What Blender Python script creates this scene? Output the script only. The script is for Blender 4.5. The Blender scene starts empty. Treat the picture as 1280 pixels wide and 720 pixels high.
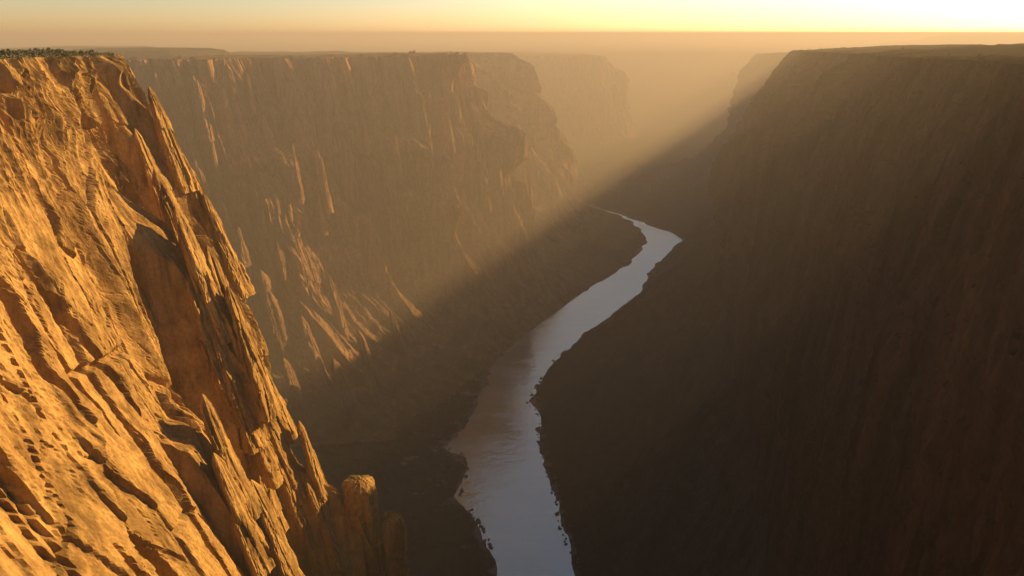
import bpy, math, random
import numpy as np
R_ = math.radians
C = bpy.context.scene.collection
CAMH = 500.0            # camera height above the river; plan is in metres, y forward, x right
SUN_AZ, SUN_EL = 50.0, 18.0

# ------------------------------------------------------------------ noise
def h2(ix, iy, seed):
    a = (ix.astype(np.int64) * 374761393 + iy.astype(np.int64) * 668265263 + seed * 974711) & 0xffffffff
    a = ((a ^ (a >> 13)) * 1274126177) & 0xffffffff
    a = ((a ^ (a >> 15)) * 2246822519) & 0xffffffff
    a = a ^ (a >> 16)
    return (a & 0xffffff) / float(0x1000000)

def vn(x, y, seed):
    x0 = np.floor(x); y0 = np.floor(y); fx = x - x0; fy = y - y0
    fx = fx * fx * fx * (fx * (fx * 6 - 15) + 10); fy = fy * fy * fy * (fy * (fy * 6 - 15) + 10)
    a = h2(x0, y0, seed); b = h2(x0 + 1, y0, seed); c = h2(x0, y0 + 1, seed); d = h2(x0 + 1, y0 + 1, seed)
    return (a + (b - a) * fx) * (1 - fy) + (c + (d - c) * fx) * fy

def fbm(x, y, seed, o=4, g=0.5):
    s = 0; A = 1; T = 0
    for k in range(o):
        s = s + A * (vn(x, y, seed + 17 * k) * 2 - 1); T += A
        x = x * 2.03 + 3.1; y = y * 2.03 + 7.7; A *= g
    return s / T

def ridge(x, y, seed, o=4, g=0.5):
    s = 0; A = 1; T = 0
    for k in range(o):
        n = 1 - np.abs(vn(x, y, seed + 31 * k) * 2 - 1) * 1.0
        s = s + A * n * n; T += A
        x = x * 2.07 + 1.3; y = y * 2.07 + 5.1; A *= g
    return s / T

def cells(u, v, seed, jit=0.85):
    """nearest feature cell: random height, random tilt, offset from its centre, distance to its border"""
    iu = np.floor(u); iv = np.floor(v)
    f1 = np.full(u.shape, 9.0); f2 = np.full(u.shape, 9.0)
    a = np.zeros(u.shape); gu = np.zeros(u.shape); gv = np.zeros(u.shape)
    du = np.zeros(u.shape); dv = np.zeros(u.shape)
    for i in (-1, 0, 1):
        for j in (-1, 0, 1):
            cu = iu + i; cv = iv + j
            px = cu + 0.5 + (h2(cu, cv, seed) - 0.5) * jit
            py = cv + 0.5 + (h2(cu, cv, seed + 5) - 0.5) * jit
            x = u - px; y = v - py; d = x * x + y * y
            m = d < f1
            f2 = np.where(m, f1, np.minimum(f2, d)); f1 = np.where(m, d, f1)
            a = np.where(m, h2(cu, cv, seed + 9) * 2 - 1, a)
            gu = np.where(m, h2(cu, cv, seed + 11) * 2 - 1, gu)
            gv = np.where(m, h2(cu, cv, seed + 13) * 2 - 1, gv)
            du = np.where(m, x, du); dv = np.where(m, y, dv)
    return a, gu, gv, du, dv, np.sqrt(f2) - np.sqrt(f1)

def facets(u, v, su, sv, seed, step, tu, tv, crack=0.0, cw=0.08):
    a, gu, gv, du, dv, e = cells(u / su, v / sv, seed)
    d = step * a + tu * gu * du + tv * gv * dv
    if crack: d = d - crack * np.clip(1 - e / cw, 0, 1)
    return d

# ------------------------------------------------------------------ helpers
def tag(o, label=None, cat=None, group=None, kind=None):
    if label: o['label'] = label
    if cat: o['category'] = cat
    if group: o['group'] = group
    if kind: o['kind'] = kind
    return o

def link(name, me, mat=None, parent=None):
    o = bpy.data.objects.new(name, me); C.objects.link(o)
    if mat: me.materials.append(mat)
    if parent: o.parent = parent
    return o

def grid_mesh(name, P, smooth=False, wrap=False):
    """P: (n, m, 3) array -> quad sheet"""
    n, m, _ = P.shape
    me = bpy.data.meshes.new(name)
    idx = np.arange(n * m).reshape(n, m)
    if wrap:
        idx = np.concatenate([idx, idx[:1]], 0)
    q = np.stack([idx[:-1, :-1], idx[1:, :-1], idx[1:, 1:], idx[:-1, 1:]], -1).reshape(-1, 4)
    me.vertices.add(n * m); me.vertices.foreach_set('co', P.reshape(-1).astype(np.float32))
    me.loops.add(q.size); me.loops.foreach_set('vertex_index', q.reshape(-1).astype(np.int32))
    me.polygons.add(len(q)); me.polygons.foreach_set('loop_start', np.arange(0, q.size, 4, dtype=np.int32))
    me.polygons.foreach_set('loop_total', np.full(len(q), 4, dtype=np.int32))
    me.polygons.foreach_set('use_smooth', np.full(len(q), smooth))
    me.update(calc_edges=True)
    return me

def spline(keys, n, w=None):
    """keys (k, d) -> n samples, smooth (Catmull-Rom by key), w: cumulative weight per key for sample density"""
    K = np.array(keys, float); k = len(K)
    t = np.linspace(0, 1, n)
    if w is None:
        p = t * (k - 1)
    else:
        cw = np.concatenate([[0], np.cumsum(w)]); cw = cw / cw[-1]
        p = np.interp(t, cw, np.arange(k))
    i = np.clip(np.floor(p).astype(int), 0, k - 2); f = (p - i)[:, None]
    g = lambda j: K[np.clip(j, 0, k - 1)]
    p0, p1, p2, p3 = g(i - 1), g(i), g(i + 1), g(i + 2)
    m1 = (p2 - p0) / 2; m2 = (p3 - p1) / 2
    f2 = f * f; f3 = f2 * f
    return (2 * f3 - 3 * f2 + 1) * p1 + (f3 - 2 * f2 + f) * m1 + (-2 * f3 + 3 * f2) * p2 + (f3 - f2) * m2, p

# ------------------------------------------------------------------ materials
def nodes(name):
    m = bpy.data.materials.new(name); m.use_nodes = True
    nt = m.node_tree; nt.nodes.clear()
    out = nt.nodes.new('ShaderNodeOutputMaterial'); b = nt.nodes.new('ShaderNodeBsdfPrincipled')
    nt.links.new(b.outputs[0], out.inputs[0])
    return m, nt, b

def N(nt, t, **kw):
    n = nt.nodes.new(t)
    for k, v in kw.items():
        if k.startswith('_'): setattr(n, k[1:], v)
        else:
            n.inputs[k.replace('__', ' ')].default_value = v
    return n

def ramp(nt, fac, stops):
    r = nt.nodes.new('ShaderNodeValToRGB'); nt.links.new(fac, r.inputs[0])
    e = r.color_ramp.elements
    while len(e) < len(stops): e.new(0.5)
    for i, (p, c) in enumerate(stops):
        e[i].position = p; e[i].color = (*c, 1)
    return r.outputs[0]

def mix(nt, fac, a, b, mode='MIX'):
    n = nt.nodes.new('ShaderNodeMix'); n.data_type = 'RGBA'; n.blend_type = mode
    if isinstance(fac, (int, float)): n.inputs[0].default_value = fac
    else: nt.links.new(fac, n.inputs[0])
    for s, v in ((n.inputs[6], a), (n.inputs[7], b)):
        if isinstance(v, tuple): s.default_value = (*v, 1)
        else: nt.links.new(v, s)
    return n.outputs[2]

def coords(nt, scale):
    tc = nt.nodes.new('ShaderNodeTexCoord'); mp = nt.nodes.new('ShaderNodeMapping')
    mp.inputs['Scale'].default_value = scale; nt.links.new(tc.outputs['Object'], mp.inputs[0])
    return mp.outputs[0]

def noise(nt, scale, detail=6, rough=0.6, dist=0.0):
    n = nt.nodes.new('ShaderNodeTexNoise'); nt.links.new(coords(nt, scale), n.inputs['Vector'])
    n.inputs['Scale'].default_value = 1; n.inputs['Detail'].default_value = detail
    n.inputs['Roughness'].default_value = rough; n.inputs['Distortion'].default_value = dist
    return n.outputs[0]

def math_(nt, op, a, b=None):
    n = nt.nodes.new('ShaderNodeMath'); n.operation = op
    for i, v in enumerate((a, b)):
        if v is None: continue
        if isinstance(v, (int, float)): n.inputs[i].default_value = v
        else: nt.links.new(v, n.inputs[i])
    return n.outputs[0]

def rock(name, hi, lo, scale, bump, green=0.0, topz=None, veg=(0.045, 0.05, 0.016), vt=.72, sand=False):
    """hi/lo rock colours, scale: metres of the main blotches, green: how much scrub holds on flat ground"""
    m, nt, b = nodes(name)
    s = 1.0 / scale
    big = noise(nt, (s * .35, s * .35, s * .3), 5, .6, .4)
    streak = noise(nt, (s * 1.6, s * 1.6, s * .16), 6, .65, .3)
    strata = noise(nt, (s * .05, s * .05, s * 1.6), 4, .6)
    fine = noise(nt, (s * 9, s * 9, s * 6), 5, .7)
    md = tuple((x + y) / 2 for x, y in zip(hi, lo))
    c = ramp(nt, big, [(.30, lo), (.5, md), (.68, hi)])
    c = mix(nt, .75, c, ramp(nt, streak, [(.34, tuple(x * .5 for x in lo)), (.5, md), (.66, hi)]), 'MIX')
    c = mix(nt, .35, c, ramp(nt, strata, [(.35, (.62, .5, .42)), (.6, (1.0, .96, .9))]), 'MULTIPLY')
    c = mix(nt, .8, c, ramp(nt, fine, [(.3, (.62, .6, .58)), (.6, (1.08, 1.06, 1.04))]), 'MULTIPLY')
    stain = noise(nt, (s * .55, s * .55, s * .06), 5, .62, .5)
    c = mix(nt, ramp(nt, stain, [(.54, (0, 0, 0)), (.64, (.62,) * 3)]), c, tuple(x * .42 for x in lo))
    if green:
        geo = nt.nodes.new('ShaderNodeNewGeometry'); sx = nt.nodes.new('ShaderNodeSeparateXYZ')
        nt.links.new(geo.outputs['True Normal'], sx.inputs[0])
        gn = noise(nt, (.11, .11, .11), 6, .65)
        k = math_(nt, 'ADD', math_(nt, 'ABSOLUTE', sx.outputs[2]), math_(nt, 'MULTIPLY', math_(nt, 'SUBTRACT', gn, .5), .9))
        f = ramp(nt, k, [(vt, (0, 0, 0)), (vt + .14, (green,) * 3)])
        c = mix(nt, f, c, ramp(nt, gn, [(.3, tuple(x * .6 for x in veg)), (.62, tuple(x * 1.5 for x in veg))]))
    if sand:
        tc = nt.nodes.new('ShaderNodeTexCoord'); sz = nt.nodes.new('ShaderNodeSeparateXYZ'); nt.links.new(tc.outputs['Object'], sz.inputs[0])
        k = math_(nt, 'ADD', math_(nt, 'MULTIPLY', sz.outputs[2], .1), math_(nt, 'MULTIPLY', noise(nt, (.05, .05, .05), 5, .65), 1.6))
        c = mix(nt, ramp(nt, k, [(.72, (1, 1, 1)), (1.0, (0, 0, 0))]), c, (.26, .21, .155))
    nt.links.new(c, b.inputs['Base Color'])
    b.inputs['Roughness'].default_value = .92
    b.inputs['Specular IOR Level'].default_value = 0
    bp = nt.nodes.new('ShaderNodeBump'); bp.inputs['Strength'].default_value = 1; bp.inputs['Distance'].default_value = bump
    h = math_(nt, 'ADD', math_(nt, 'MULTIPLY', streak, .9), math_(nt, 'MULTIPLY', fine, .35))
    nt.links.new(h, bp.inputs['Height']); nt.links.new(bp.outputs[0], b.inputs['Normal'])
    return m

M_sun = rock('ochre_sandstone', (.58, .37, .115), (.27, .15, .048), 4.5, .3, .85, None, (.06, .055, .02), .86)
M_wall = rock('brown_sandstone', (.46, .265, .115), (.17, .092, .045), 26, 2.2, .6)
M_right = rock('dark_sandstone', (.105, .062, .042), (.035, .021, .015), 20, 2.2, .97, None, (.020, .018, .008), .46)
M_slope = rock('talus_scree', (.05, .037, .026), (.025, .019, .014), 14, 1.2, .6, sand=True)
M_plain = rock('dry_plain', (.12, .10, .06), (.06, .055, .035), 160, 1.0, .6)
M_boulder = rock('river_boulder', (.30, .25, .20), (.15, .12, .10), 3, .15)

# ------------------------------------------------------------------ walls
def wall(name, keys, ns, nt_, nb, prof, mat, disp, seed, w=None, fade=14.0, tpow=1.0, smooth=False, S=1.0, swell=None):
    """keys: (Kx,Ky,Kz, Rx,Ry,Rz, Fx,Fy,Fz): plateau back edge, rim, foot; z relative to the camera height"""
    SP, p = spline(keys, ns, w)
    K, Rm, F = SP[:, 0:3], SP[:, 3:6], SP[:, 6:9]
    t = np.linspace(0, 1, nt_) ** tpow
    g = np.interp(t, [a for a, _ in prof], [b for _, b in prof])
    # smooth the profile's corners
    ker = np.ones(max(3, nt_ // 25)); ker /= ker.sum()
    gp = np.pad(g, len(ker) // 2, mode='reflect', reflect_type='odd'); g = np.convolve(gp, ker, 'valid')[:nt_]; g[0] = 0; 
    xy = Rm[:, None, :2] + (F - Rm)[:, None, :2] * g[None, :, None]
    z = Rm[:, None, 2] + (F - Rm)[:, None, 2] * t[None, :]
    u = (np.linspace(0, 1, nb + 1)[:-1]) ** 2.2                     # 1..0 from back to rim
    u = 1 - (1 - u) ; ub = (np.linspace(1, 0, nb + 1)[:-1]) ** 2.4
    bxy = Rm[:, None, :2] + (K - Rm)[:, None, :2] * ub[None, :, None]
    bz = Rm[:, None, 2] + (K - Rm)[:, None, 2] * (ub[None, :] ** 2.2)
    XY = np.concatenate([bxy, xy], 1); Z = np.concatenate([bz, z], 1)
    T = np.concatenate([-ub, t])[None, :] * np.ones((ns, 1))
    # outward horizontal normal of the mid line between rim and foot
    mid = Rm[:, :2] * .65 + F[:, :2] * .35
    tg = np.gradient(mid, axis=0)
    k2 = np.ones(max(3, ns // 30)); k2 /= k2.sum()
    tg = np.stack([np.convolve(np.pad(tg[:, i], len(k2) // 2, mode='edge'), k2, 'valid')[:ns] for i in (0, 1)], 1)
    tg /= np.linalg.norm(tg, axis=1)[:, None]
    nrm = np.stack([tg[:, 1], -tg[:, 0]], 1)
    out = F[:, :2] - Rm[:, :2]
    sg = np.sign((nrm * out).sum(1).sum()); nrm = nrm * sg
    arc = np.concatenate([[0], np.cumsum(np.linalg.norm(np.diff(mid, axis=0), axis=1))])
    A = arc[:, None] * np.ones_like(T)
    dback = np.concatenate([np.ones(nb)[None, :] * ub[None, :] * np.linalg.norm((K - Rm)[:, :2], axis=1)[:, None], np.zeros((ns, nt_))], 1)
    D, DZ = disp(A / S, Z / S, T, XY / S, seed, p[:, None] * np.ones_like(T))
    D = D * S * np.exp(-dback / (fade * S)); DZ = DZ * S
    # plateau relief
    rel = S * S * (fbm(XY[..., 0] / 60, XY[..., 1] / 60, seed + 77, 5) * 4 + fbm(XY[..., 0] / 9, XY[..., 1] / 9, seed + 78, 3) * .9)
    Zb = np.where(T < 0, rel * (1 - np.exp(-dback / 10)), 0)
    if swell: Zb = Zb + swell[0] * smoothstep(4, swell[1], dback) * (1 - smoothstep(swell[1] * 1.3, swell[1] * 4, dback))
    XY = XY + nrm[:, None, :] * D[..., None]
    Z = Z + DZ + Zb
    P = np.concatenate([XY, (Z + CAMH)[..., None]], -1)
    return P

def smoothstep(a, b, x):
    x = np.clip((x - a) / (b - a), 0, 1); return x * x * (3 - 2 * x)

PROF_L = [(0, 0), (.1, .09), (.35, .24), (.65, .40), (.82, .53), (.93, .66), (1, 1)]

def blades(a, Z, L, amp, seed, zt, zb, soft, w=.07, blunt=0, ln=(30, 110)):
    """upright blades: a sharp step up on the near side, a slow fall behind, each with its own top"""
    q = a / L + fbm(a / (L * 3), Z / 120, seed + 3, 2) * .8
    i = np.floor(q); f = q - i
    o = np.zeros_like(i)
    A = .25 + .75 * h2(i, o, seed)
    top = zb + (zt - zb) * h2(i, o, seed + 1)
    bot = top - ln[0] - ln[1] * h2(i, o, seed + 2)
    env = smoothstep(0, 1, (top - Z + fbm(a / 3, Z / 9, seed + 4, 3) * 6) / soft) * (1 - .75 * smoothstep(0, 1, (bot - Z) / 60))
    prof = np.minimum(f / w, 1) * ((1 - f) ** .8 if not blunt else 1 - smoothstep(blunt, 1, f))
    return amp * A * prof * env

def disp_far(A, Z, T, XY, seed, p, amp=1.0, tal=.62, big=1.0):
    wv = fbm(A / 60, Z / 140, seed + 1, 3) * 7
    a = A + wv; 
    cliff = 1 - smoothstep(tal - .16, tal + .16, T + fbm(A / 50, Z * 0, seed + 2, 3) * .16)
    d = (ridge(a / 150, Z / 700, seed + 3, 2) - .5) * 76 + blades(-a, Z, 110, 72, seed + 59, 30, -230, 40, .24)
    d = d * big * np.clip((1 - T) * 2.6, 0, 1)
    c = facets(a, Z, 38, 210, seed + 4, 10, 24, 5, 9, .05)
    c = c + facets(a, Z, 12, 85, seed + 5, 3.6, 9, 2, 3.5, .08)
    c = c + facets(a, Z, 4.0, 26, seed + 6, 1.6, 2.6, .8)
    c = c + blades(-a, Z, 44, 24, seed + 60, 10, -130, 18, .30, 0, (20, 60)) + blades(-a + 20, Z, 40, 26, seed + 64, -90, -300, 18, .30, 0, (25, 80))
    c = c + blades(-a + 9, Z, 21, 13, seed + 61, 20, -160, 10, .30, 0, (15, 50)) + blades(-a + 3, Z, 17, 11, seed + 62, -60, -340, 10, .3, 0, (15, 50))
    c = c + blades(-a, Z, 8, 4.5, seed + 65, 20, -340, 6, .3, 0, (15, 60))
    s = (ridge(a / 62 + Z / 260, Z / 420, seed + 7, 5, .55) - .5) * 46 + fbm(A / 7, Z / 7, seed + 8, 4) * 2.0
    # ledges between the beds
    led = (vn(Z / 17 + fbm(A / 80, Z / 50, seed + 9, 2) * .6, Z * 0, seed + 10) - .5) * 7 * cliff
    rim = np.exp(-np.abs(T) * 30)
    D = amp * (d + c * cliff + s * (1 - cliff) * np.clip((1 - T) * 4, .04, 1) + led * (1 - rim))
    DZ = np.where(T > 0, (1 - cliff) * fbm(A / 11, Z / 9, seed + 11, 4) * 3.0 * np.clip((1 - T) * 6, 0, 1), 0)
    return D, DZ

def disp_right(A, Z, T, XY, seed, p):
    D, DZ = disp_far(A, Z, T, XY, seed, p, .8, .60, .3)
    k = np.clip(np.hypot(XY[..., 0], XY[..., 1]) / 800, .10, 1)
    up = 1 - smoothstep(.52, .66, T)
    D = D * k + up * (facets(A, Z, 11, 80, seed + 72, 2.2, 3.4, 1, 2.6, .07) + facets(A, Z, 4, 26, seed + 73, .9, 1.3, .4, 1.0, .08)) * (.4 + .6 * k) + facets(A, Z, 1.6, 9, seed + 70, .5, .8, .3) + fbm(A / 2.5, Z / 5, seed + 71, 4) * .8; DZ = DZ * k
    c = smoothstep(.55, .8, T) * np.clip((1 - T) * 4, 0, 1)
    DZ = DZ + c * fbm(XY[..., 0] / 90, XY[..., 1] / 90, seed + 40, 5) * 54 * k + c * (ridge(XY[..., 0] / 55, XY[..., 1] / 55, seed + 41, 4) - .5) * 26 * k
    return D, DZ

def disp_near(A, Z, T, XY, seed, p):
    y = XY[..., 1]
    fin = smoothstep(0, 34, y - 292 - (Z + 20) * .62 + fbm(Z / 40, A * 0, seed, 2) * 12)        # blades and pinnacles beyond the slab
    wv = fbm(A / 45, Z / 70, seed + 1, 3) * 5
    a = A + wv - Z * .06
    d = facets(a, Z, 34, 130, seed + 3, 5.5, 5, 4, 3.0, .022)
    d = d + facets(a + fbm(A / 16, Z / 30, seed + 29, 3) * 1.2, Z, 13, 70, seed + 4, 1.6, 1.1, 1.0, 2.2, .04)
    m_ = smoothstep(-.25, .35, fbm(A / 26, Z / 34, seed + 33, 3))                     # some slabs smooth, some shattered
    d = d + (.12 + .88 * m_) * facets(a + fbm(A / 6, Z / 6, seed + 30, 2) * 1.2, Z, 4.2, 23, seed + 5, .5, .55, .3, .5, .06)
    d = d + (.35 + .65 * m_) * facets(a + fbm(A / 3, Z / 3, seed + 31, 2) * .6, Z, 1.5, 5.0, seed + 6, .16, .22, .12, .22, .1)
    d = d + fbm(A / 1.8, Z / 2.2, seed + 7, 5, .6) * .34
    # deep vertical clefts
    cl = vn(a / 21 + 2, Z / 210, seed + 20); d = d - 7 * smoothstep(.80, .93, cl) * smoothstep(-14, -40, Z)
    f = facets(a, Z, 13, 110, seed + 12, 4, 8, 3) - 13
    f = f + facets(a, Z, 5, 34, seed + 13, 1.8, 3.0, 1.2)
    f = f + blades(a, Z, 21, 22, seed + 60, 30, -190, 60, .05, .3, (60, 90)) + blades(a + 7, Z, 10, 12, seed + 61, 10, -280, 30, .07, .3, (30, 60)) + blades(a + 2, Z, 5, 5, seed + 62, 10, -280, 14, .1, .3)
    d = d + blades(a, Z, 32, 8, seed + 62, 20, -260, 10, .03, .3) * (1 - fin) + blades(a, Z, 11, 1.1, seed + 63, 40, -300, 6, .06, .2) * (1 - fin)
    # long black gashes where slabs have come away
    g = np.random.default_rng(57)
    for _ in range(26):
        yc, zc = g.uniform(60, 250), -g.uniform(20, 300); hl = g.uniform(10, 34); hw = g.uniform(.7, 2.6); dp = g.uniform(2.5, 6)
        sl = g.uniform(-.12, .12); sel = (np.abs(Z - zc) < hl * 1.2) & (np.abs(y - yc) < 12)
        if not sel.any(): continue
        Zs, ys_ = Z[sel], y[sel]
        v = (Zs - zc) / hl; u_ = (ys_ - yc + (Zs - zc) * sl + fbm(Zs / 9, Zs * 0, 300 + _, 3) * 2.5) / hw
        d[sel] -= dp * np.clip(1.15 - v * v - np.abs(u_) ** 1.5, 0, 1) ** .6
    # broken ribs along the rim
    rb = np.exp(-np.clip(-14 - Z, 0, 999) / 34)
    rr = (ridge(a / 8, Z / 60, seed + 15, 4) - .55) * 17
    D = d + f * fin + rr * rb + 4 * rb
    DZ = np.where(T > 0, fbm(A / 3, Z / 3, seed + 16, 3) * .5, 0)
    return D, DZ

def build_wall(name, P, mat, label, cat, flip=False):
    me = grid_mesh(name, P if not flip else P[::-1])
    return tag(link(name, me, mat), label, cat, kind='structure')

# near left headland
kn = [(-1300, -900, -118, -240, -900, -12, -60, -900, -500),
      (-1300, -300, -118, -205, -300, -10, -20, -300, -500),
      (-1300, -20, -118, -184, -20, -9, 15, 0, -500),
      (-1300, 80, -118, -172, 90, -9, 12, 100, -500),
      (-1300, 160, -118, -168, 170, -10, 8, 180, -500),
      (-1300, 230, -118, -170, 230, -12, -8, 210, -500),
      (-1300, 300, -118, -178, 290, -13, -27, 235, -500),
      (-1300, 380, -118, -192, 340, -15, -46, 265, -500),
      (-1300, 460, -118, -212, 385, -16, -64, 295, -500),
      (-1300, 520, -118, -242, 425, -17, -92, 350, -500),
      (-1300, 560, -118, -310, 460, -19, -160, 440, -480),
      (-1300, 620, -118, -400, 520, -24, -260, 540, -440),
      (-1300, 700, -118, -530, 640, -30, -390, 660, -400)]
NS = .45
kn = [k[:5] + (k[5] * .68,) + k[6:] for k in kn]
fz = [-500] * 9 + [-490, -470, -440, -410]
kn = [k[0:3] + tuple(NS * c for c in k[3:6]) + (NS * k[3] + .75 * (k[6] - k[3]), NS * k[4] + .75 * (k[7] - k[4]), fz[i]) for i, k in enumerate(kn)]
P = wall('n', kn, 1250, 1050, 90, [(0, 0), (.08, .115), (.15, .24), (.3, .43), (.6, .8), (1, 1)], None, disp_near, 3,
         w=[60, 60, 60, 130, 200, 220, 230, 220, 200, 120, 60, 40], tpow=1.2, S=NS)
NEAR = P
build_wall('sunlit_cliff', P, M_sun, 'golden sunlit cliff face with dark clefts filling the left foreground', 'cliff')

k1 = [(-1400, 800, -118, -720, 800, -30, -450, 560, -400),
      (-1400, 1100, -118, -600, 860, -31, -350, 640, -430),
      (-1400, 1300, -118, -495, 927, -33, -245, 710, -470),
      (-1300, 1500, -118, -390, 1003, -33.5, -110, 795, -503),
      (-1200, 1700, -118, -290, 1086, -35, -42, 945, -503),
      (-1100, 1800, -118, -180, 1155, -35, 5, 1060, -503),
      (-1000, 1900, -118, -78, 1238, -35, 92, 1215, -503),
      (-1000, 2000, -118, -95, 1330, -38, 160, 1330, -503),
      (-1100, 2100, -118, -220, 1450, -42, 240, 1440, -503),
      (-1300, 2200, -118, -420, 1560, -46, 270, 1490, -503)]
P = wall('w1', k1, 1250, 640, 60, [(0, 0), (.1, .06), (.45, .18), (.7, .38), (.85, .6), (1, 1)], None, disp_far, 101, w=[60, 80, 120, 140, 140, 150, 120, 60, 40])
W1 = P
build_wall('canyon_wall', P, M_wall, 'long hazy brown canyon wall with thin sunlit ribs behind the golden cliff', 'canyon wall')

k2 = [(-1400, 1700, -118, -500, 1480, -48, 230, 1420, -503),
      (-1400, 1900, -118, -300, 1560, -48, 262, 1480, -503),
      (-1400, 2300, -118, -150, 1740, -50, 316, 1590, -503),
      (-1200, 2600, -118, -14, 1905, -50, 358, 1765, -503),
      (-1200, 2700, -118, -50, 2020, -52, 318, 1945, -503),
      (-1300, 2800, -118, -300, 2250, -60, 230, 2080, -503),
      (-1400, 2900, -118, -600, 2400, -66, 60, 2200, -503)]
P = wall('w2', k2, 420, 360, 40, PROF_L, None, disp_far, 211)
build_wall('canyon_wall', P, M_wall, 'pale hazy cliff promontory above the far river bend', 'canyon wall')

k3 = [(-1400, 3300, -120, -900, 3050, -92, -700, 2900, -480),
      (-1200, 3700, -120, -300, 3130, -95, -100, 2900, -490),
      (-400, 4000, -120, 120, 3150, -95, 330, 2950, -500),
      (100, 4200, -120, 360, 3140, -95, 650, 3060, -500),
      (0, 4400, -120, 330, 3400, -97, 700, 3450, -500),
      (-200, 4600, -120, 100, 3800, -100, 500, 4000, -500)]
P = wall('w3', k3, 300, 220, 30, PROF_L, None, disp_far, 307)
build_wall('butte', P, M_wall, 'flat topped butte fading into golden haze at the far canyon end', 'butte')

PROF_R = [(0, 0), (.06, .08), (.15, .17), (.43, .21), (.58, .235), (.63, .31), (.78, .60), (1, 1)]
kr = [(2700, -900, -118, 60, -900, -4, 150, -900, -503),
      (2700, -300, -118, 46, -300, -3.5, 108, -300, -503),  # unseen stretch of rim, pulled in beside the camera to shade the near haze
      (2700, -50, -118, 42, -40, -3.5, 100, -40, -503),
      (2700, 50, -118, 50, 38, -4, 92, 90, -503),
      (2700, 150, -118, 73, 84, -5, 86, 170, -503),
      (2700, 400, -118, 130, 182, -7.5, 82, 270, -503),
      (2700, 600, -118, 173, 288, -10, 80, 370, -503),
      (2700, 900, -118, 238, 473, -14, 64, 550, -503),
      (2700, 1200, -118, 328, 768, -19, 36, 800, -503),
      (2700, 1350, -118, 402, 980, -22.5, 52, 965, -503),
      (2700, 1500, -118, 458, 1129, -25.5, 200, 1210, -503),
      (2700, 1700, -118, 505, 1225, -27.5, 300, 1390, -503),
      (2700, 2000, -118, 645, 1500, -34, 405, 1620, -503),
      (2700, 2400, -118, 850, 2050, -50, 440, 1720, -503),
      (2700, 2700, -118, 975, 2822, -77, 340, 1935, -503),
      (2700, 3000, -118, 1200, 2950, -82, 290, 2100, -503),
      (2700, 3200, -118, 1700, 3100, -90, 600, 2900, -503)]
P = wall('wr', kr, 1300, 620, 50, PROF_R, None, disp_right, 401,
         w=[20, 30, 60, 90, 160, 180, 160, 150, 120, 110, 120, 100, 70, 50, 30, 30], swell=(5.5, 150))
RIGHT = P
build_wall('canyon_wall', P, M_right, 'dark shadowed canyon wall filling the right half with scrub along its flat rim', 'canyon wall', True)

k5 = [(2900, 3600, -122, 2400, 3900, -118, 1900, 3700, -500),
      (2800, 4300, -122, 1500, 4250, -120, 1300, 4050, -500),
      (2500, 4600, -122, 1400, 4330, -122, 1180, 4300, -500),
      (2600, 4800, -122, 1500, 4550, -122, 1250, 4600, -500)]
P = wall('w5', k5, 160, 140, 20, PROF_L, None, disp_far, 503)
build_wall('butte', P, M_wall, 'faintest butte dissolving in haze left of the dark right rim', 'butte', True)

# ------------------------------------------------------------------ canyon floor and plain
LB = [(60, -1000), (45, -300), (40, 0), (35, 300), (-13, 529), (-35, 600), (-63, 656), (-58, 700), (-62, 735), (-86, 752), (-70, 795), (-52, 860), (-35, 968), (0, 1057), (40, 1130), (68, 1188), (93, 1227),
      (168, 1347), (254, 1469), (311, 1585), (350, 1700), (352, 1780), (335, 1880), (305, 1950), (253, 2012), (150, 2110), (-100, 2230)]
RB = [(150, -1000), (120, -300), (110, 0), (95, 300), (68, 529), (55, 600), (48, 682), (38, 760), (40, 818), (23, 868), (35, 900), (77, 1015), (110, 1075), (161, 1148), (215, 1235), (263, 1311), (300, 1420), (379, 1585), (436, 1690),
      (425, 1760), (402, 1800), (344, 1905), (297, 1985), (200, 2130), (-60, 2290)]
def seg_dist(px, py, poly):
    d = np.full(px.shape, 1e9)
    for (x0, y0), (x1, y1) in zip(poly[:-1], poly[1:]):
        dx, dy = x1 - x0, y1 - y0
        t = np.clip(((px - x0) * dx + (py - y0) * dy) / (dx * dx + dy * dy), 0, 1)
        d = np.minimum(d, np.hypot(px - x0 - t * dx, py - y0 - t * dy))
    return d
def inside(px, py, poly):
    r = np.zeros(px.shape, bool); n = len(poly)
    for i in range(n):
        x0, y0 = poly[i]; x1, y1 = poly[(i + 1) % n]
        if y0 == y1: continue
        c = ((y0 > py) != (y1 > py)) & (px < (x1 - x0) * (py - y0) / (y1 - y0) + x0)
        r ^= c
    return r
def river_sd(X, Y):
    X = X + fbm(X / 34, Y / 34, 900, 4, .42) * 8; Y = Y + fbm(X / 34, Y / 34, 950, 4, .42) * 8
    poly = LB + RB[::-1]
    d = np.minimum(seg_dist(X, Y, LB), seg_dist(X, Y, RB))
    return np.where(inside(X, Y, poly), -d, d)
def axis(segs):
    out = []
    for a, b, n in segs: out += list(np.linspace(a, b, n, endpoint=False))
    return np.array(out + [segs[-1][1]])
xs = axis([(-1300, -300, 40), (-300, 520, 420), (520, 2900, 90)])
ys = axis([(-1000, 350, 60), (350, 2100, 760), (2100, 4900, 90)])
X, Y = np.meshgrid(xs, ys, indexing='ij')
d = river_sd(X, Y)
dd = np.clip(d, 0, None)
far_ = 1 - smoothstep(2100, 2600, Y)
h = -504 + smoothstep(-14, 5, d) * 5.2 + .10 * np.minimum(dd, 250) + 70 * smoothstep(60, 420, dd) * (.4 + .6 * far_)
h += fbm(X / 60, Y / 60, 910, 5) * (6 + 16 * far_) * smoothstep(5, 120, dd) + fbm(X / 6, Y / 6, 920, 4) * 2.2 * smoothstep(-1, 14, d)
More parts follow.
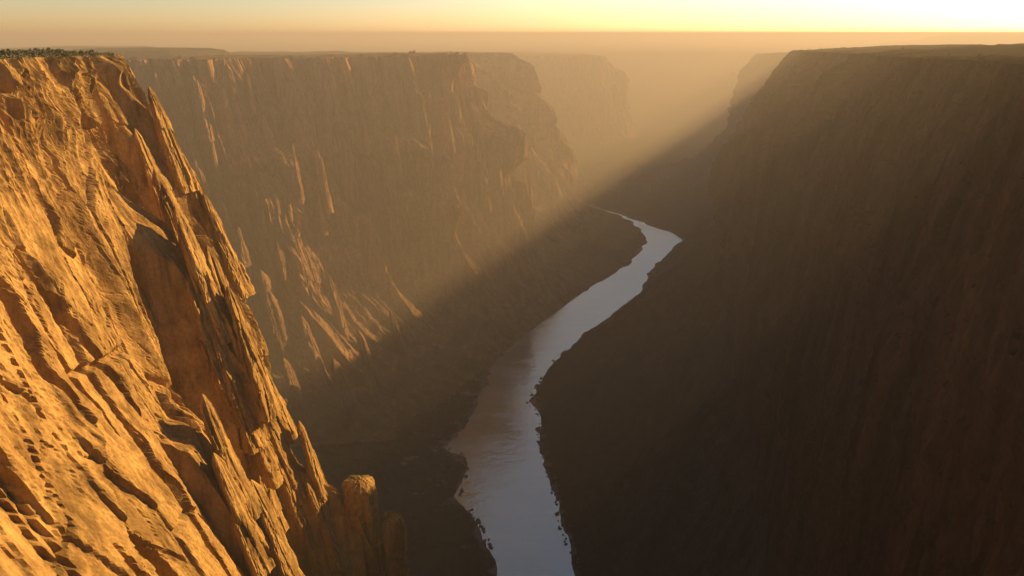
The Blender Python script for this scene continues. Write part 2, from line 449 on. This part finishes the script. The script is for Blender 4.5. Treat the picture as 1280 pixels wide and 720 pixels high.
h += 390 * smoothstep(4350, 4750, Y) * (1 - 0) 
h = np.where(Y > 4350, np.minimum(h, -119), h)
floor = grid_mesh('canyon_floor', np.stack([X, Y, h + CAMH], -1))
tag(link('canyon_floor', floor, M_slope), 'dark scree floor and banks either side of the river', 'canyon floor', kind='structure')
FX, FY, FH = xs, ys, h

# plain: one sheet to the horizon with the canyon cut out of it
def plain():
    bx = [-45000, -20000, -9000, -5000, -3000, -1290, 2680, 4000, 6000, 10000, 20000, 45000]
    by = [-20000, -6000, -1000, 4740, 6000, 9000, 14000, 24000, 45000]
    V = []; Fs = []
    def patch(x0, x1, y0, y1):
        n = 9; b = len(V)
        for i in range(n):
            for j in range(n):
                V.append((x0 + (x1 - x0) * i / (n - 1), y0 + (y1 - y0) * j / (n - 1), CAMH - 119.5))
        for i in range(n - 1):
            for j in range(n - 1):
                k = b + i * n + j; Fs.append((k, k + n, k + n + 1, k + 1))
    for i in range(len(bx) - 1):
        for j in range(len(by) - 1):
            if bx[i] == -1290 and by[j] == -1000: continue
            patch(bx[i], bx[i + 1], by[j], by[j + 1])
    me = bpy.data.meshes.new('plain'); me.from_pydata(V, [], Fs); me.update()
    co = np.array(V); far = np.maximum(np.abs(co[:, 0]), co[:, 1])
    return me
tag(link('plain', plain(), M_plain), 'flat hazy desert plain stretching to the horizon', 'plain', kind='structure')

def mesa(x, y, rx, ry, h, base, seed, label):
    a = np.linspace(0, 2 * math.pi, 121)[:-1]; r = np.array([1.5, 1.25, 1.08, 1.0, .93, .8, .5, .02]); hz = np.array([0, .18, .5, .8, .96, 1.0, 1.03, 1.04])
    Aa, Rr = np.meshgrid(a, r, indexing='ij'); Hh = np.ones_like(Aa) * hz
    wob = 1 + .22 * fbm(np.cos(Aa) * 2 + seed, np.sin(Aa) * 2, seed, 4)
    P = np.stack([x + np.cos(Aa) * Rr * rx * wob, y + np.sin(Aa) * Rr * ry * wob, base + Hh * h * (1 + .12 * fbm(Aa * 0 + np.cos(Aa) * Rr * 3, np.sin(Aa) * Rr * 3, seed + 3, 3))], -1)
    return tag(link('mesa', grid_mesh('mesa', P, wrap=True), M_plain), label, 'mesa', kind='structure')
mesa(-760, 1500, 150, 120, 34, CAMH - 66, 5, 'low dark mesa on the left plateau beside the hazy wall rim')
mesa(-1500, 2500, 320, 300, 70, CAMH - 121, 7, 'distant rounded mesa on the left skyline')
mesa(-640, 2100, 230, 180, 36, CAMH - 90, 9, 'low flat mesa above the middle of the left wall rim')
mesa(5600, 6200, 2000, 1200, 108, CAMH - 121, 11, 'faint low ridge on the skyline at the far right')

# ------------------------------------------------------------------ river
m, nt, b = nodes('silty_water')
n1 = noise(nt, (.012, .03, 1), 5, .6, .5); n2 = noise(nt, (.25, .5, 1), 4, .6)
nt.links.new(ramp(nt, n1, [(.35, (.84, .88, .60)), (.7, (.96, .99, .70))]), b.inputs['Base Color'])
nt.links.new(ramp(nt, n1, [(.35, (.06,) * 3), (.65, (.26,) * 3)]), b.inputs['Roughness'])
b.inputs['IOR'].default_value = 1.5; b.inputs['Metallic'].default_value = .8
b.inputs['Specular IOR Level'].default_value = 1.0
bp = nt.nodes.new('ShaderNodeBump'); bp.inputs['Strength'].default_value = .25; bp.inputs['Distance'].default_value = .35
n3 = noise(nt, (.05, .1, 1), 4, .6, .6)
nt.links.new(math_(nt, 'ADD', math_(nt, 'ADD', n2, math_(nt, 'MULTIPLY', n3, 3.5)), math_(nt, 'MULTIPLY', n1, 5)), bp.inputs['Height']); nt.links.new(bp.outputs[0], b.inputs['Normal'])
wx = np.linspace(-340, 520, 60); wy = np.linspace(-1000, 2330, 160)
WX, WY = np.meshgrid(wx, wy, indexing='ij')
tag(link('river', grid_mesh('river', np.stack([WX, WY, np.zeros_like(WX)], -1), True), m), 'pale winding river reflecting the sky along the canyon floor', 'river', kind='structure')

# ------------------------------------------------------------------ rock towers, boulders, shrubs, cable
rng = np.random.default_rng(11)
def tower(x, y, zb, zt, rx, ry, seed, lean, label, S=.45):
    n, m = 150, 170
    a = np.linspace(0, 2 * math.pi, n + 1)[:-1]; t = np.linspace(0, 1, m)
    Aa, T = np.meshgrid(a, t, indexing='ij')
    body = np.clip(T / .86, 0, 1); cap = np.clip((T - .86) / .14, 0, 1)
    zz = (zt - zb) * body + cap * 1.5
    rx = rx / S; ry = ry / S; zz = zz / S; r = 1.45 - .45 * smoothstep(0, .75, body) ; r = r * (1 - smoothstep(.9, 1, body) * .14) * (1 - cap)
    sq = 1 / (np.abs(np.cos(Aa)) ** 4 + np.abs(np.sin(Aa)) ** 4) ** .25
    u = Aa * 8; 
    dd = facets(u + zz * .03, zz, 9, 24, seed, 1.6, 2.2, 1.0) + facets(u, zz, 3.6, 9, seed + 1, .8, 1.0, .4) + fbm(Aa * 6, zz / 2.5, seed + 2, 4) * .6
    # close the seam
    k = smoothstep(0, .5, Aa) * smoothstep(2 * math.pi, 2 * math.pi - .5, Aa)
    dd = dd * k * np.clip((1 - cap), 0, 1)
    top = cap * fbm(np.cos(Aa) * (1 - cap) * 3 + 5, np.sin(Aa) * (1 - cap) * 3, seed + 4, 3) * 2.5
    P = np.stack([x + lean[0] * body + S * np.cos(Aa) * (rx * r * sq + dd), y + lean[1] * body + S * np.sin(Aa) * (ry * r * sq + dd), zb + CAMH + S * (zz + top)], -1)
    return tag(link('rock_tower', grid_mesh('rock_tower', P, wrap=True), M_sun), label, 'rock tower')
tower(-36.8, 136, -160, -99.5, 3.8, 3.6, 71, (1, -1.5), 'tall square topped rock tower standing free at the foot of the golden cliff')
tower(-29.8, 136, -160, -111, 2.5, 2.7, 83, (.8, 0), 'shorter rounded rock tower leaning against the right side of the taller one')

_c, _s = math.cos(R_(20.5)), math.sin(R_(20.5))
def lookup(P):
    q = P.reshape(-1, 3)[::2]
    f = q[:, 1] * _c - (q[:, 2] - CAMH) * _s; u = q[:, 1] * _s + (q[:, 2] - CAMH) * _c
    ok = f > 5; q = q[ok]
    return q, 640 + 853.3 * q[:, 0] / f[ok], 360 - 853.3 * u[ok] / f[ok], np.linalg.norm(q - np.array([0, 0, CAMH]), axis=1)
def surface(L, px, py):
    m = np.hypot(L[1] - px, L[2] - py) < 5
    if not m.any(): return None
    i = np.where(m)[0][np.argmin(L[3][m])]
    return L[0][i]
LN = lookup(NEAR[:, 91:]); LW = lookup(W1[:, 61:])
def spire(px, py, h, r0, seed, label, L=LN, q=1.0, mat=None, group='rock spires stepping down the right edge of the golden cliff', lean=(-.29, .16)):
    """tapering rock blade rooted in the cliff; its foot stands at the surface point seen there; q scales its relief"""
    B = surface(L, px, py)
    if B is None: return
    g = np.random.default_rng(seed)
    sink = 9.0 * q; H = h + sink
    lx, ly = g.uniform(.85, 1.15) * lean[0] * H, g.uniform(.7, 1.3) * lean[1] * H
    n, m = 96, 130
    A_ = np.linspace(0, 2 * math.pi, n + 1)[:-1]; t = np.linspace(0, 1, m)
    Aa, T = np.meshgrid(A_, t, indexing='ij')
    prof = .22 + .78 * (1 - T) ** .6; prof = prof * np.clip((1 - T) * 12, 0, 1) ** .5 * (1 + .2 * fbm(T * 5 + seed, Aa * 0, seed + 8, 3))
    sq = 1 / (np.abs(np.cos(Aa + .4)) ** 4 + np.abs(np.sin(Aa + .4)) ** 4) ** (1 / 4)
    zz = T * H
    zq = zz / q; dd = facets(Aa * 3 + zq * .04, zq, 3.0, 12, seed, .6, .9, .5) + facets(Aa * 3, zq, 1.2, 4.5, seed + 1, .28, .4, .2) + fbm(Aa * 4, zq / 1.2, seed + 2, 4) * .3
    k = smoothstep(0, .4, Aa) * smoothstep(2 * math.pi, 2 * math.pi - .4, Aa)
    dd = dd * k * (.3 + .7 * prof) * np.clip((1 - T) * 10, 0, 1) * r0 / 2.6
    x0, y0, z0 = B[0] + .5 * q - lean[0] * sink, B[1] - .5 * q - (0 if q == 1 else lean[1] * sink), B[2] - sink
    P = np.stack([x0 + lx * T + np.cos(Aa) * (r0 * prof * sq * .85 + dd), y0 + ly * T + np.sin(Aa) * (r0 * 1.3 * prof * sq + dd), z0 + zz], -1)
    return tag(link('rock_spire', grid_mesh('rock_spire', P, wrap=True), mat or M_sun), label, 'rock spire', group)
_r = np.random.default_rng(8)
for k, (px, py, h, r0) in enumerate([
        (215, 190, 15, 2.0), (196, 232, 13, 1.9), (240, 232, 16, 2.2), (262, 286, 18, 2.4), (228, 300, 14, 2.2), (290, 326, 19, 2.3), (256, 366, 17, 2.3),
        (318, 376, 18, 2.3), (286, 412, 17, 2.2), (338, 420, 17, 2.1), (262, 450, 14, 2.0), (312, 462, 17, 2.2), (358, 470, 16, 2.0),
        (336, 506, 16, 2.0), (290, 508, 14, 2.0), (372, 536, 14, 1.9), (318, 556, 15, 2.0), (350, 580, 15, 1.9), (286, 588, 13, 1.8), (392, 600, 13, 1.8),
        (330, 622, 14, 1.8), (368, 640, 13, 1.8), (300, 660, 12, 1.7), (404, 672, 12, 1.6), (346, 690, 12, 1.7)]):
    spire(px, py, h, r0, 600 + 7 * k, 'narrow rock spire with a sunlit edge below the golden cliff')
g1 = 'hazy rock spires along the long canyon wall'
for k, (px, py, h, r0) in enumerate([(352, 420, 95, 13), (404, 470, 90, 12), (440, 520, 85, 13), (378, 520, 80, 11), (466, 470, 70, 10), (330, 330, 80, 10), (425, 400, 70, 9), (500, 430, 60, 9)]):
    spire(px, py, h, r0, 900 + 7 * k, 'large hazy rock spire rising from the lower slope of the long canyon wall', LW, 4.0, M_wall, g1, (-.24, .20))
for k in range(52):
    px = _r.uniform(190, 690); py = 95 + (_r.uniform(0, 1) ** .8) * (250 - .10 * (px - 190))
    spire(px, py, _r.uniform(22, 62), _r.uniform(3.2, 6.5), 1100 + 7 * k, 'slim hazy rock spire standing against the long canyon wall', LW, 2.2, M_wall, g1, (-.11, .14))

def blob(seed, flat=.7):
    import bmesh
    bm = bmesh.new(); bmesh.ops.create_icosphere(bm, subdivisions=2, radius=1)
    r = random.Random(seed); pl = []
    for _ in range(9):
        v = mathutils.Vector((r.gauss(0, 1), r.gauss(0, 1), r.gauss(0, 1))).normalized(); pl.append((v, r.uniform(.55, .85)))
    for v in bm.verts:
        for n_, d_ in pl:
            e = v.co.dot(n_) - d_
            if e > 0: v.co -= n_ * e
        v.co.z *= flat
    me = bpy.data.meshes.new('boulder'); bm.to_mesh(me); bm.free(); me.materials.append(M_boulder); return me
import mathutils
bmesh_ = [blob(k) for k in range(6)]
def floor_z(x, y):
    i = np.clip(np.searchsorted(FX, x), 1, len(FX) - 1); j = np.clip(np.searchsorted(FY, y), 1, len(FY) - 1)
    return float(max(FH[i, j], FH[i - 1, j - 1], -500) + CAMH)
def scatter_boulders(poly, y0, y1, n, side, label, group):
    pts = [p for p in poly]
    k = 0; tries = 0
    while k < n and tries < 4000:
        tries += 1
        y = rng.uniform(y0, y1)
        for (ax, ay), (bx, by) in zip(pts[:-1], pts[1:]):
            if ay <= y < by: x = ax + (bx - ax) * (y - ay) / (by - ay); break
        else: continue
        x += side * abs(rng.normal(0, 5)) - side * 5
        dd = float(river_sd(np.array([x]), np.array([y]))[0])
        if dd < -7 or dd > 12: continue
        sz = float(np.clip(rng.lognormal(.35, .5), .8, 4.2))
        o = bpy.data.objects.new('boulder', bmesh_[int(rng.integers(6))]); C.objects.link(o)
        o.location = (x, y, floor_z(x, y) + sz * .1); o.scale = (sz, sz * rng.uniform(.7, 1.2), sz)
        o.rotation_euler = (rng.uniform(-.3, .3), rng.uniform(-.3, .3), rng.uniform(0, 6.28))
        tag(o, label, 'boulder', group); k += 1
scatter_boulders(LB, 560, 960, 130, -1, 'pale boulder lying along the left river bank', 'boulders along the left bank')
scatter_boulders(RB, 540, 1040, 130, 1, 'dark boulder lying along the right river bank', 'boulders along the right bank')

m, nt, b = nodes('shrub_leaves')
oi = nt.nodes.new('ShaderNodeObjectInfo')
nt.links.new(ramp(nt, oi.outputs['Random'], [(0, (.04, .05, .014)), (.5, (.085, .085, .024)), (1, (.15, .12, .04))]), b.inputs['Base Color'])
b.inputs['Roughness'].default_value = .8; M_leaf = m
m, nt, b = nodes('shrub_wood'); b.inputs['Base Color'].default_value = (.09, .06, .04, 1); b.inputs['Roughness'].default_value = .9; M_wood = m
def foliage(seed, n=420, size=.16):
    r = np.random.default_rng(seed)
    cl = r.normal(0, .45, (9, 3)); cl[:, 2] = np.abs(cl[:, 2]) * .8 + .35
    V = []; Fs = []
    for k in range(n):
        c = cl[r.integers(9)] + r.normal(0, .2, 3)
        u = r.normal(0, 1, 3); u /= np.linalg.norm(u); v = np.cross(u, r.normal(0, 1, 3)); v /= np.linalg.norm(v)
        s_ = size * r.uniform(.5, 1.3); b_ = len(V)
        V += [tuple(c - u * s_), tuple(c + v * s_ * .6), tuple(c + u * s_), tuple(c - v * s_ * .6)]; Fs.append((b_, b_ + 1, b_ + 2, b_ + 3))
    return V, Fs
def stem(seed):
    r = random.Random(seed); V = []; Fs = []
    for k in range(4):
        a = r.uniform(0, 6.28); tx, ty = math.cos(a) * .4, math.sin(a) * .4; b_ = len(V)
        for z_, rad in ((-.3, .06), (.8, .02)):
            f = max(z_, 0) / .8
            for q in range(4): V.append((tx * f + math.cos(q * 1.57) * rad, ty * f + math.sin(q * 1.57) * rad, z_))
        for q in range(4): Fs.append((b_ + q, b_ + (q + 1) % 4, b_ + 4 + (q + 1) % 4, b_ + 4 + q))
    return V, Fs
def mk(name, vf, mat):
    me = bpy.data.meshes.new(name); me.from_pydata(vf[0], [], vf[1]); me.materials.append(mat); me.update(); return me
fol = [mk('foliage', foliage(k), M_leaf) for k in range(5)]; stm = [mk('stem', stem(k), M_wood) for k in range(3)]
def spots(P, nb, n, cond, reach):
    """random points of a wall sheet on the plateau just behind its rim"""
    out = []
    Q = P[:, :nb + 2]; tries = 0
    while len(out) < n and tries < 20000:
        tries += 1
        i = int(rng.integers(P.shape[0])); rim = P[i, nb]
        dist = np.linalg.norm(Q[i, :, :2] - rim[:2], axis=1)
        want = abs(rng.normal(0, reach)); j = int(np.argmin(np.abs(dist - want)))
        v = Q[i, j]
        if cond(v): out.append(v)
    return out
def plant(P, nb, n, cond, reach, s0, s1, label, group, parts):
    for v in spots(P, nb, n, cond, reach):
        sz = rng.uniform(s0, s1); rz = rng.uniform(0, 6.28)
        if parts:
            r = bpy.data.objects.new('shrub', None); C.objects.link(r)
            for nm, me in (('foliage', fol[int(rng.integers(5))]), ('stem', stm[int(rng.integers(3))])):
                c = bpy.data.objects.new(nm, me); C.objects.link(c); c.parent = r
        else:
            r = bpy.data.objects.new('shrub', fol[int(rng.integers(5))]); C.objects.link(r)
        r.location = (v[0], v[1], v[2] - .15 * sz); r.scale = (sz, sz, sz * rng.uniform(.7, 1.1)); r.rotation_euler = (0, 0, rz)
        tag(r, label, 'shrub', group)
infr = lambda v: v[1] > 50 and abs(v[0]) < .74 * v[1]
plant(NEAR, 90, 105, lambda v: infr(v) and v[1] < 230, 34, .25, .95, 'dark green shrub growing on top of the golden cliff', 'shrubs on top of the golden cliff', True)
plant(W1, 60, 45, lambda v: infr(v) and v[1] < 1300, 16, 1.8, 4.5, 'small dark shrub on the rim of the long hazy wall', 'shrubs along the hazy wall rim', False)
plant(RIGHT, 50, 60, lambda v: infr(v) and 260 < v[1] < 1200, 40, .7, 1.6, 'small dark shrub on the flat rim of the shadowed right wall', 'shrubs along the right rim', False)
for k in range(70):
    y = rng.uniform(620, 1150); x = float(np.interp(y, [p[1] for p in LB], [p[0] for p in LB])) - rng.uniform(8, 60)
    if float(river_sd(np.array([x]), np.array([y]))[0]) < 3: continue
    r = bpy.data.objects.new('shrub', fol[int(rng.integers(5))]); C.objects.link(r); sz = rng.uniform(1.4, 3.6)
    r.location = (x, y, floor_z(x, y) - .3); r.scale = (sz, sz, sz * .8); r.rotation_euler = (0, 0, rng.uniform(0, 6))
    tag(r, 'dark bush growing on the left river bank', 'shrub', 'bushes along the left bank')
# low tufts nobody could count on the near plateau and its broken edge
V = []; Fs = []
for v in spots(NEAR, 92, 1700, lambda v: infr(v) and v[1] < 230, 14):
    sz = rng.uniform(.15, .45)
    for k in range(9):
        c = v + rng.normal(0, .45, 3) * sz; c[2] = v[2] + abs(rng.normal(0, .4)) * sz
        u = rng.normal(0, 1, 3); u /= np.linalg.norm(u); w_ = np.cross(u, rng.normal(0, 1, 3)); w_ /= np.linalg.norm(w_); b_ = len(V)
        V += [tuple(c - u * sz * .4), tuple(c + w_ * sz * .3), tuple(c + u * sz * .4), tuple(c - w_ * sz * .3)]; Fs.append((b_, b_ + 1, b_ + 2, b_ + 3))
tag(link('scrub', mk('scrub', (V, Fs), M_leaf)), 'low scrub covering the top of the golden cliff', 'scrub', kind='stuff')

def cable(p0, p1, sag, r):
    n = 60; V = []; Fs = []
    for i in range(n + 1):
        f = i / n; c = [p0[k] + (p1[k] - p0[k]) * f for k in range(3)]; c[2] -= sag * 4 * f * (1 - f)
        for q in range(6): V.append((c[0], c[1] + math.cos(q * 1.047) * r, c[2] + CAMH + math.sin(q * 1.047) * r))
    for i in range(n):
        for q in range(6): Fs.append((i * 6 + q, i * 6 + (q + 1) % 6, i * 6 + 6 + (q + 1) % 6, i * 6 + 6 + q))
    return (V, Fs)
m, nt, b = nodes('cable_steel'); b.inputs['Base Color'].default_value = (.03, .028, .025, 1); b.inputs['Roughness'].default_value = .6
tag(link('cable', mk('cable', cable((120, 1800, -368), (640, 1800, -368), 3, .8), m)), 'thin dark cable strung level across the far gorge above the river bend', 'cable')

# ------------------------------------------------------------------ haze
def box(name, x0, x1, y0, y1, z0, z1):
    v = [(x, y, z) for x in (x0, x1) for y in (y0, y1) for z in (z0, z1)]
    f = [(0, 1, 3, 2), (4, 6, 7, 5), (0, 4, 5, 1), (2, 3, 7, 6), (0, 2, 6, 4), (1, 5, 7, 3)]
    me = bpy.data.meshes.new(name); me.from_pydata(v, [], f); me.update(); return me
hm = bpy.data.materials.new('haze_air'); hm.use_nodes = True; t = hm.node_tree; t.nodes.clear()
ho = t.nodes.new('ShaderNodeOutputMaterial'); pv = t.nodes.new('ShaderNodeVolumePrincipled')
pv.inputs['Color'].default_value = (.66, .565, .405, 1)
pv.inputs['Density'].default_value = .00038
pv.inputs['Anisotropy'].default_value = .2
t.links.new(pv.outputs[0], ho.inputs['Volume'])
tag(link('haze', box('haze', -45500, 45500, -20500, 45500, -6, CAMH + 5), hm), 'golden sunlit haze filling the canyon', 'haze', kind='stuff')

# ------------------------------------------------------------------ light, camera
w = bpy.data.worlds.new('World'); bpy.context.scene.world = w; w.use_nodes = True
wt = w.node_tree; bg = wt.nodes['Background']
sky = wt.nodes.new('ShaderNodeTexSky'); sky.sky_type = 'NISHITA'; sky.sun_disc = False
sky.sun_elevation = R_(SUN_EL); sky.sun_rotation = R_(SUN_AZ)
sky.altitude = 0; sky.air_density = 1.05; sky.dust_density = .3; sky.ozone_density = 1.0
gm = wt.nodes.new('ShaderNodeGamma'); gm.inputs[1].default_value = 1.5          # clear dark zenith, bright low sky
wt.links.new(mix(wt, 1.0, sky.outputs[0], (1.06, .94, .92), 'MULTIPLY'), gm.inputs[0])
wt.links.new(mix(wt, 1.0, gm.outputs[0], (.48, .51, .62), 'MULTIPLY'), bg.inputs[0]); bg.inputs[1].default_value = .05
sl = bpy.data.lights.new('sun', 'SUN'); sl.energy = 5; sl.angle = R_(.5); sl.color = (1, .66, .31)
so = bpy.data.objects.new('sun', sl); C.objects.link(so)
so.rotation_euler = (R_(90 - SUN_EL), 0, R_(-SUN_AZ + 180))
# the lamp shines along its local -Z: tilt so that it comes from azimuth SUN_AZ (clockwise from +y)
import mathutils
dirv = mathutils.Vector((math.sin(R_(SUN_AZ)) * math.cos(R_(SUN_EL)), math.cos(R_(SUN_AZ)) * math.cos(R_(SUN_EL)), math.sin(R_(SUN_EL))))
so.rotation_euler = dirv.to_track_quat('Z', 'Y').to_euler()
so.location = dirv * 3000 + mathutils.Vector((0, 0, CAMH))

cd = bpy.data.cameras.new('camera'); cd.lens = 24; cd.sensor_width = 36; cd.clip_start = .5; cd.clip_end = 120000
co = bpy.data.objects.new('camera', cd); C.objects.link(co)
co.location = (0, 0, CAMH); co.rotation_euler = (R_(90 - 20.5), 0, 0)
sc = bpy.context.scene; sc.camera = co
sc.view_settings.view_transform = 'Standard'; sc.view_settings.look = 'None'; sc.view_settings.gamma = 1
sc.view_settings.exposure = 0.98
sc.render.engine = 'CYCLES'
sc.cycles.max_bounces = 6; sc.cycles.volume_bounces = 0; sc.cycles.diffuse_bounces = 2
sc.cycles.use_denoising = True
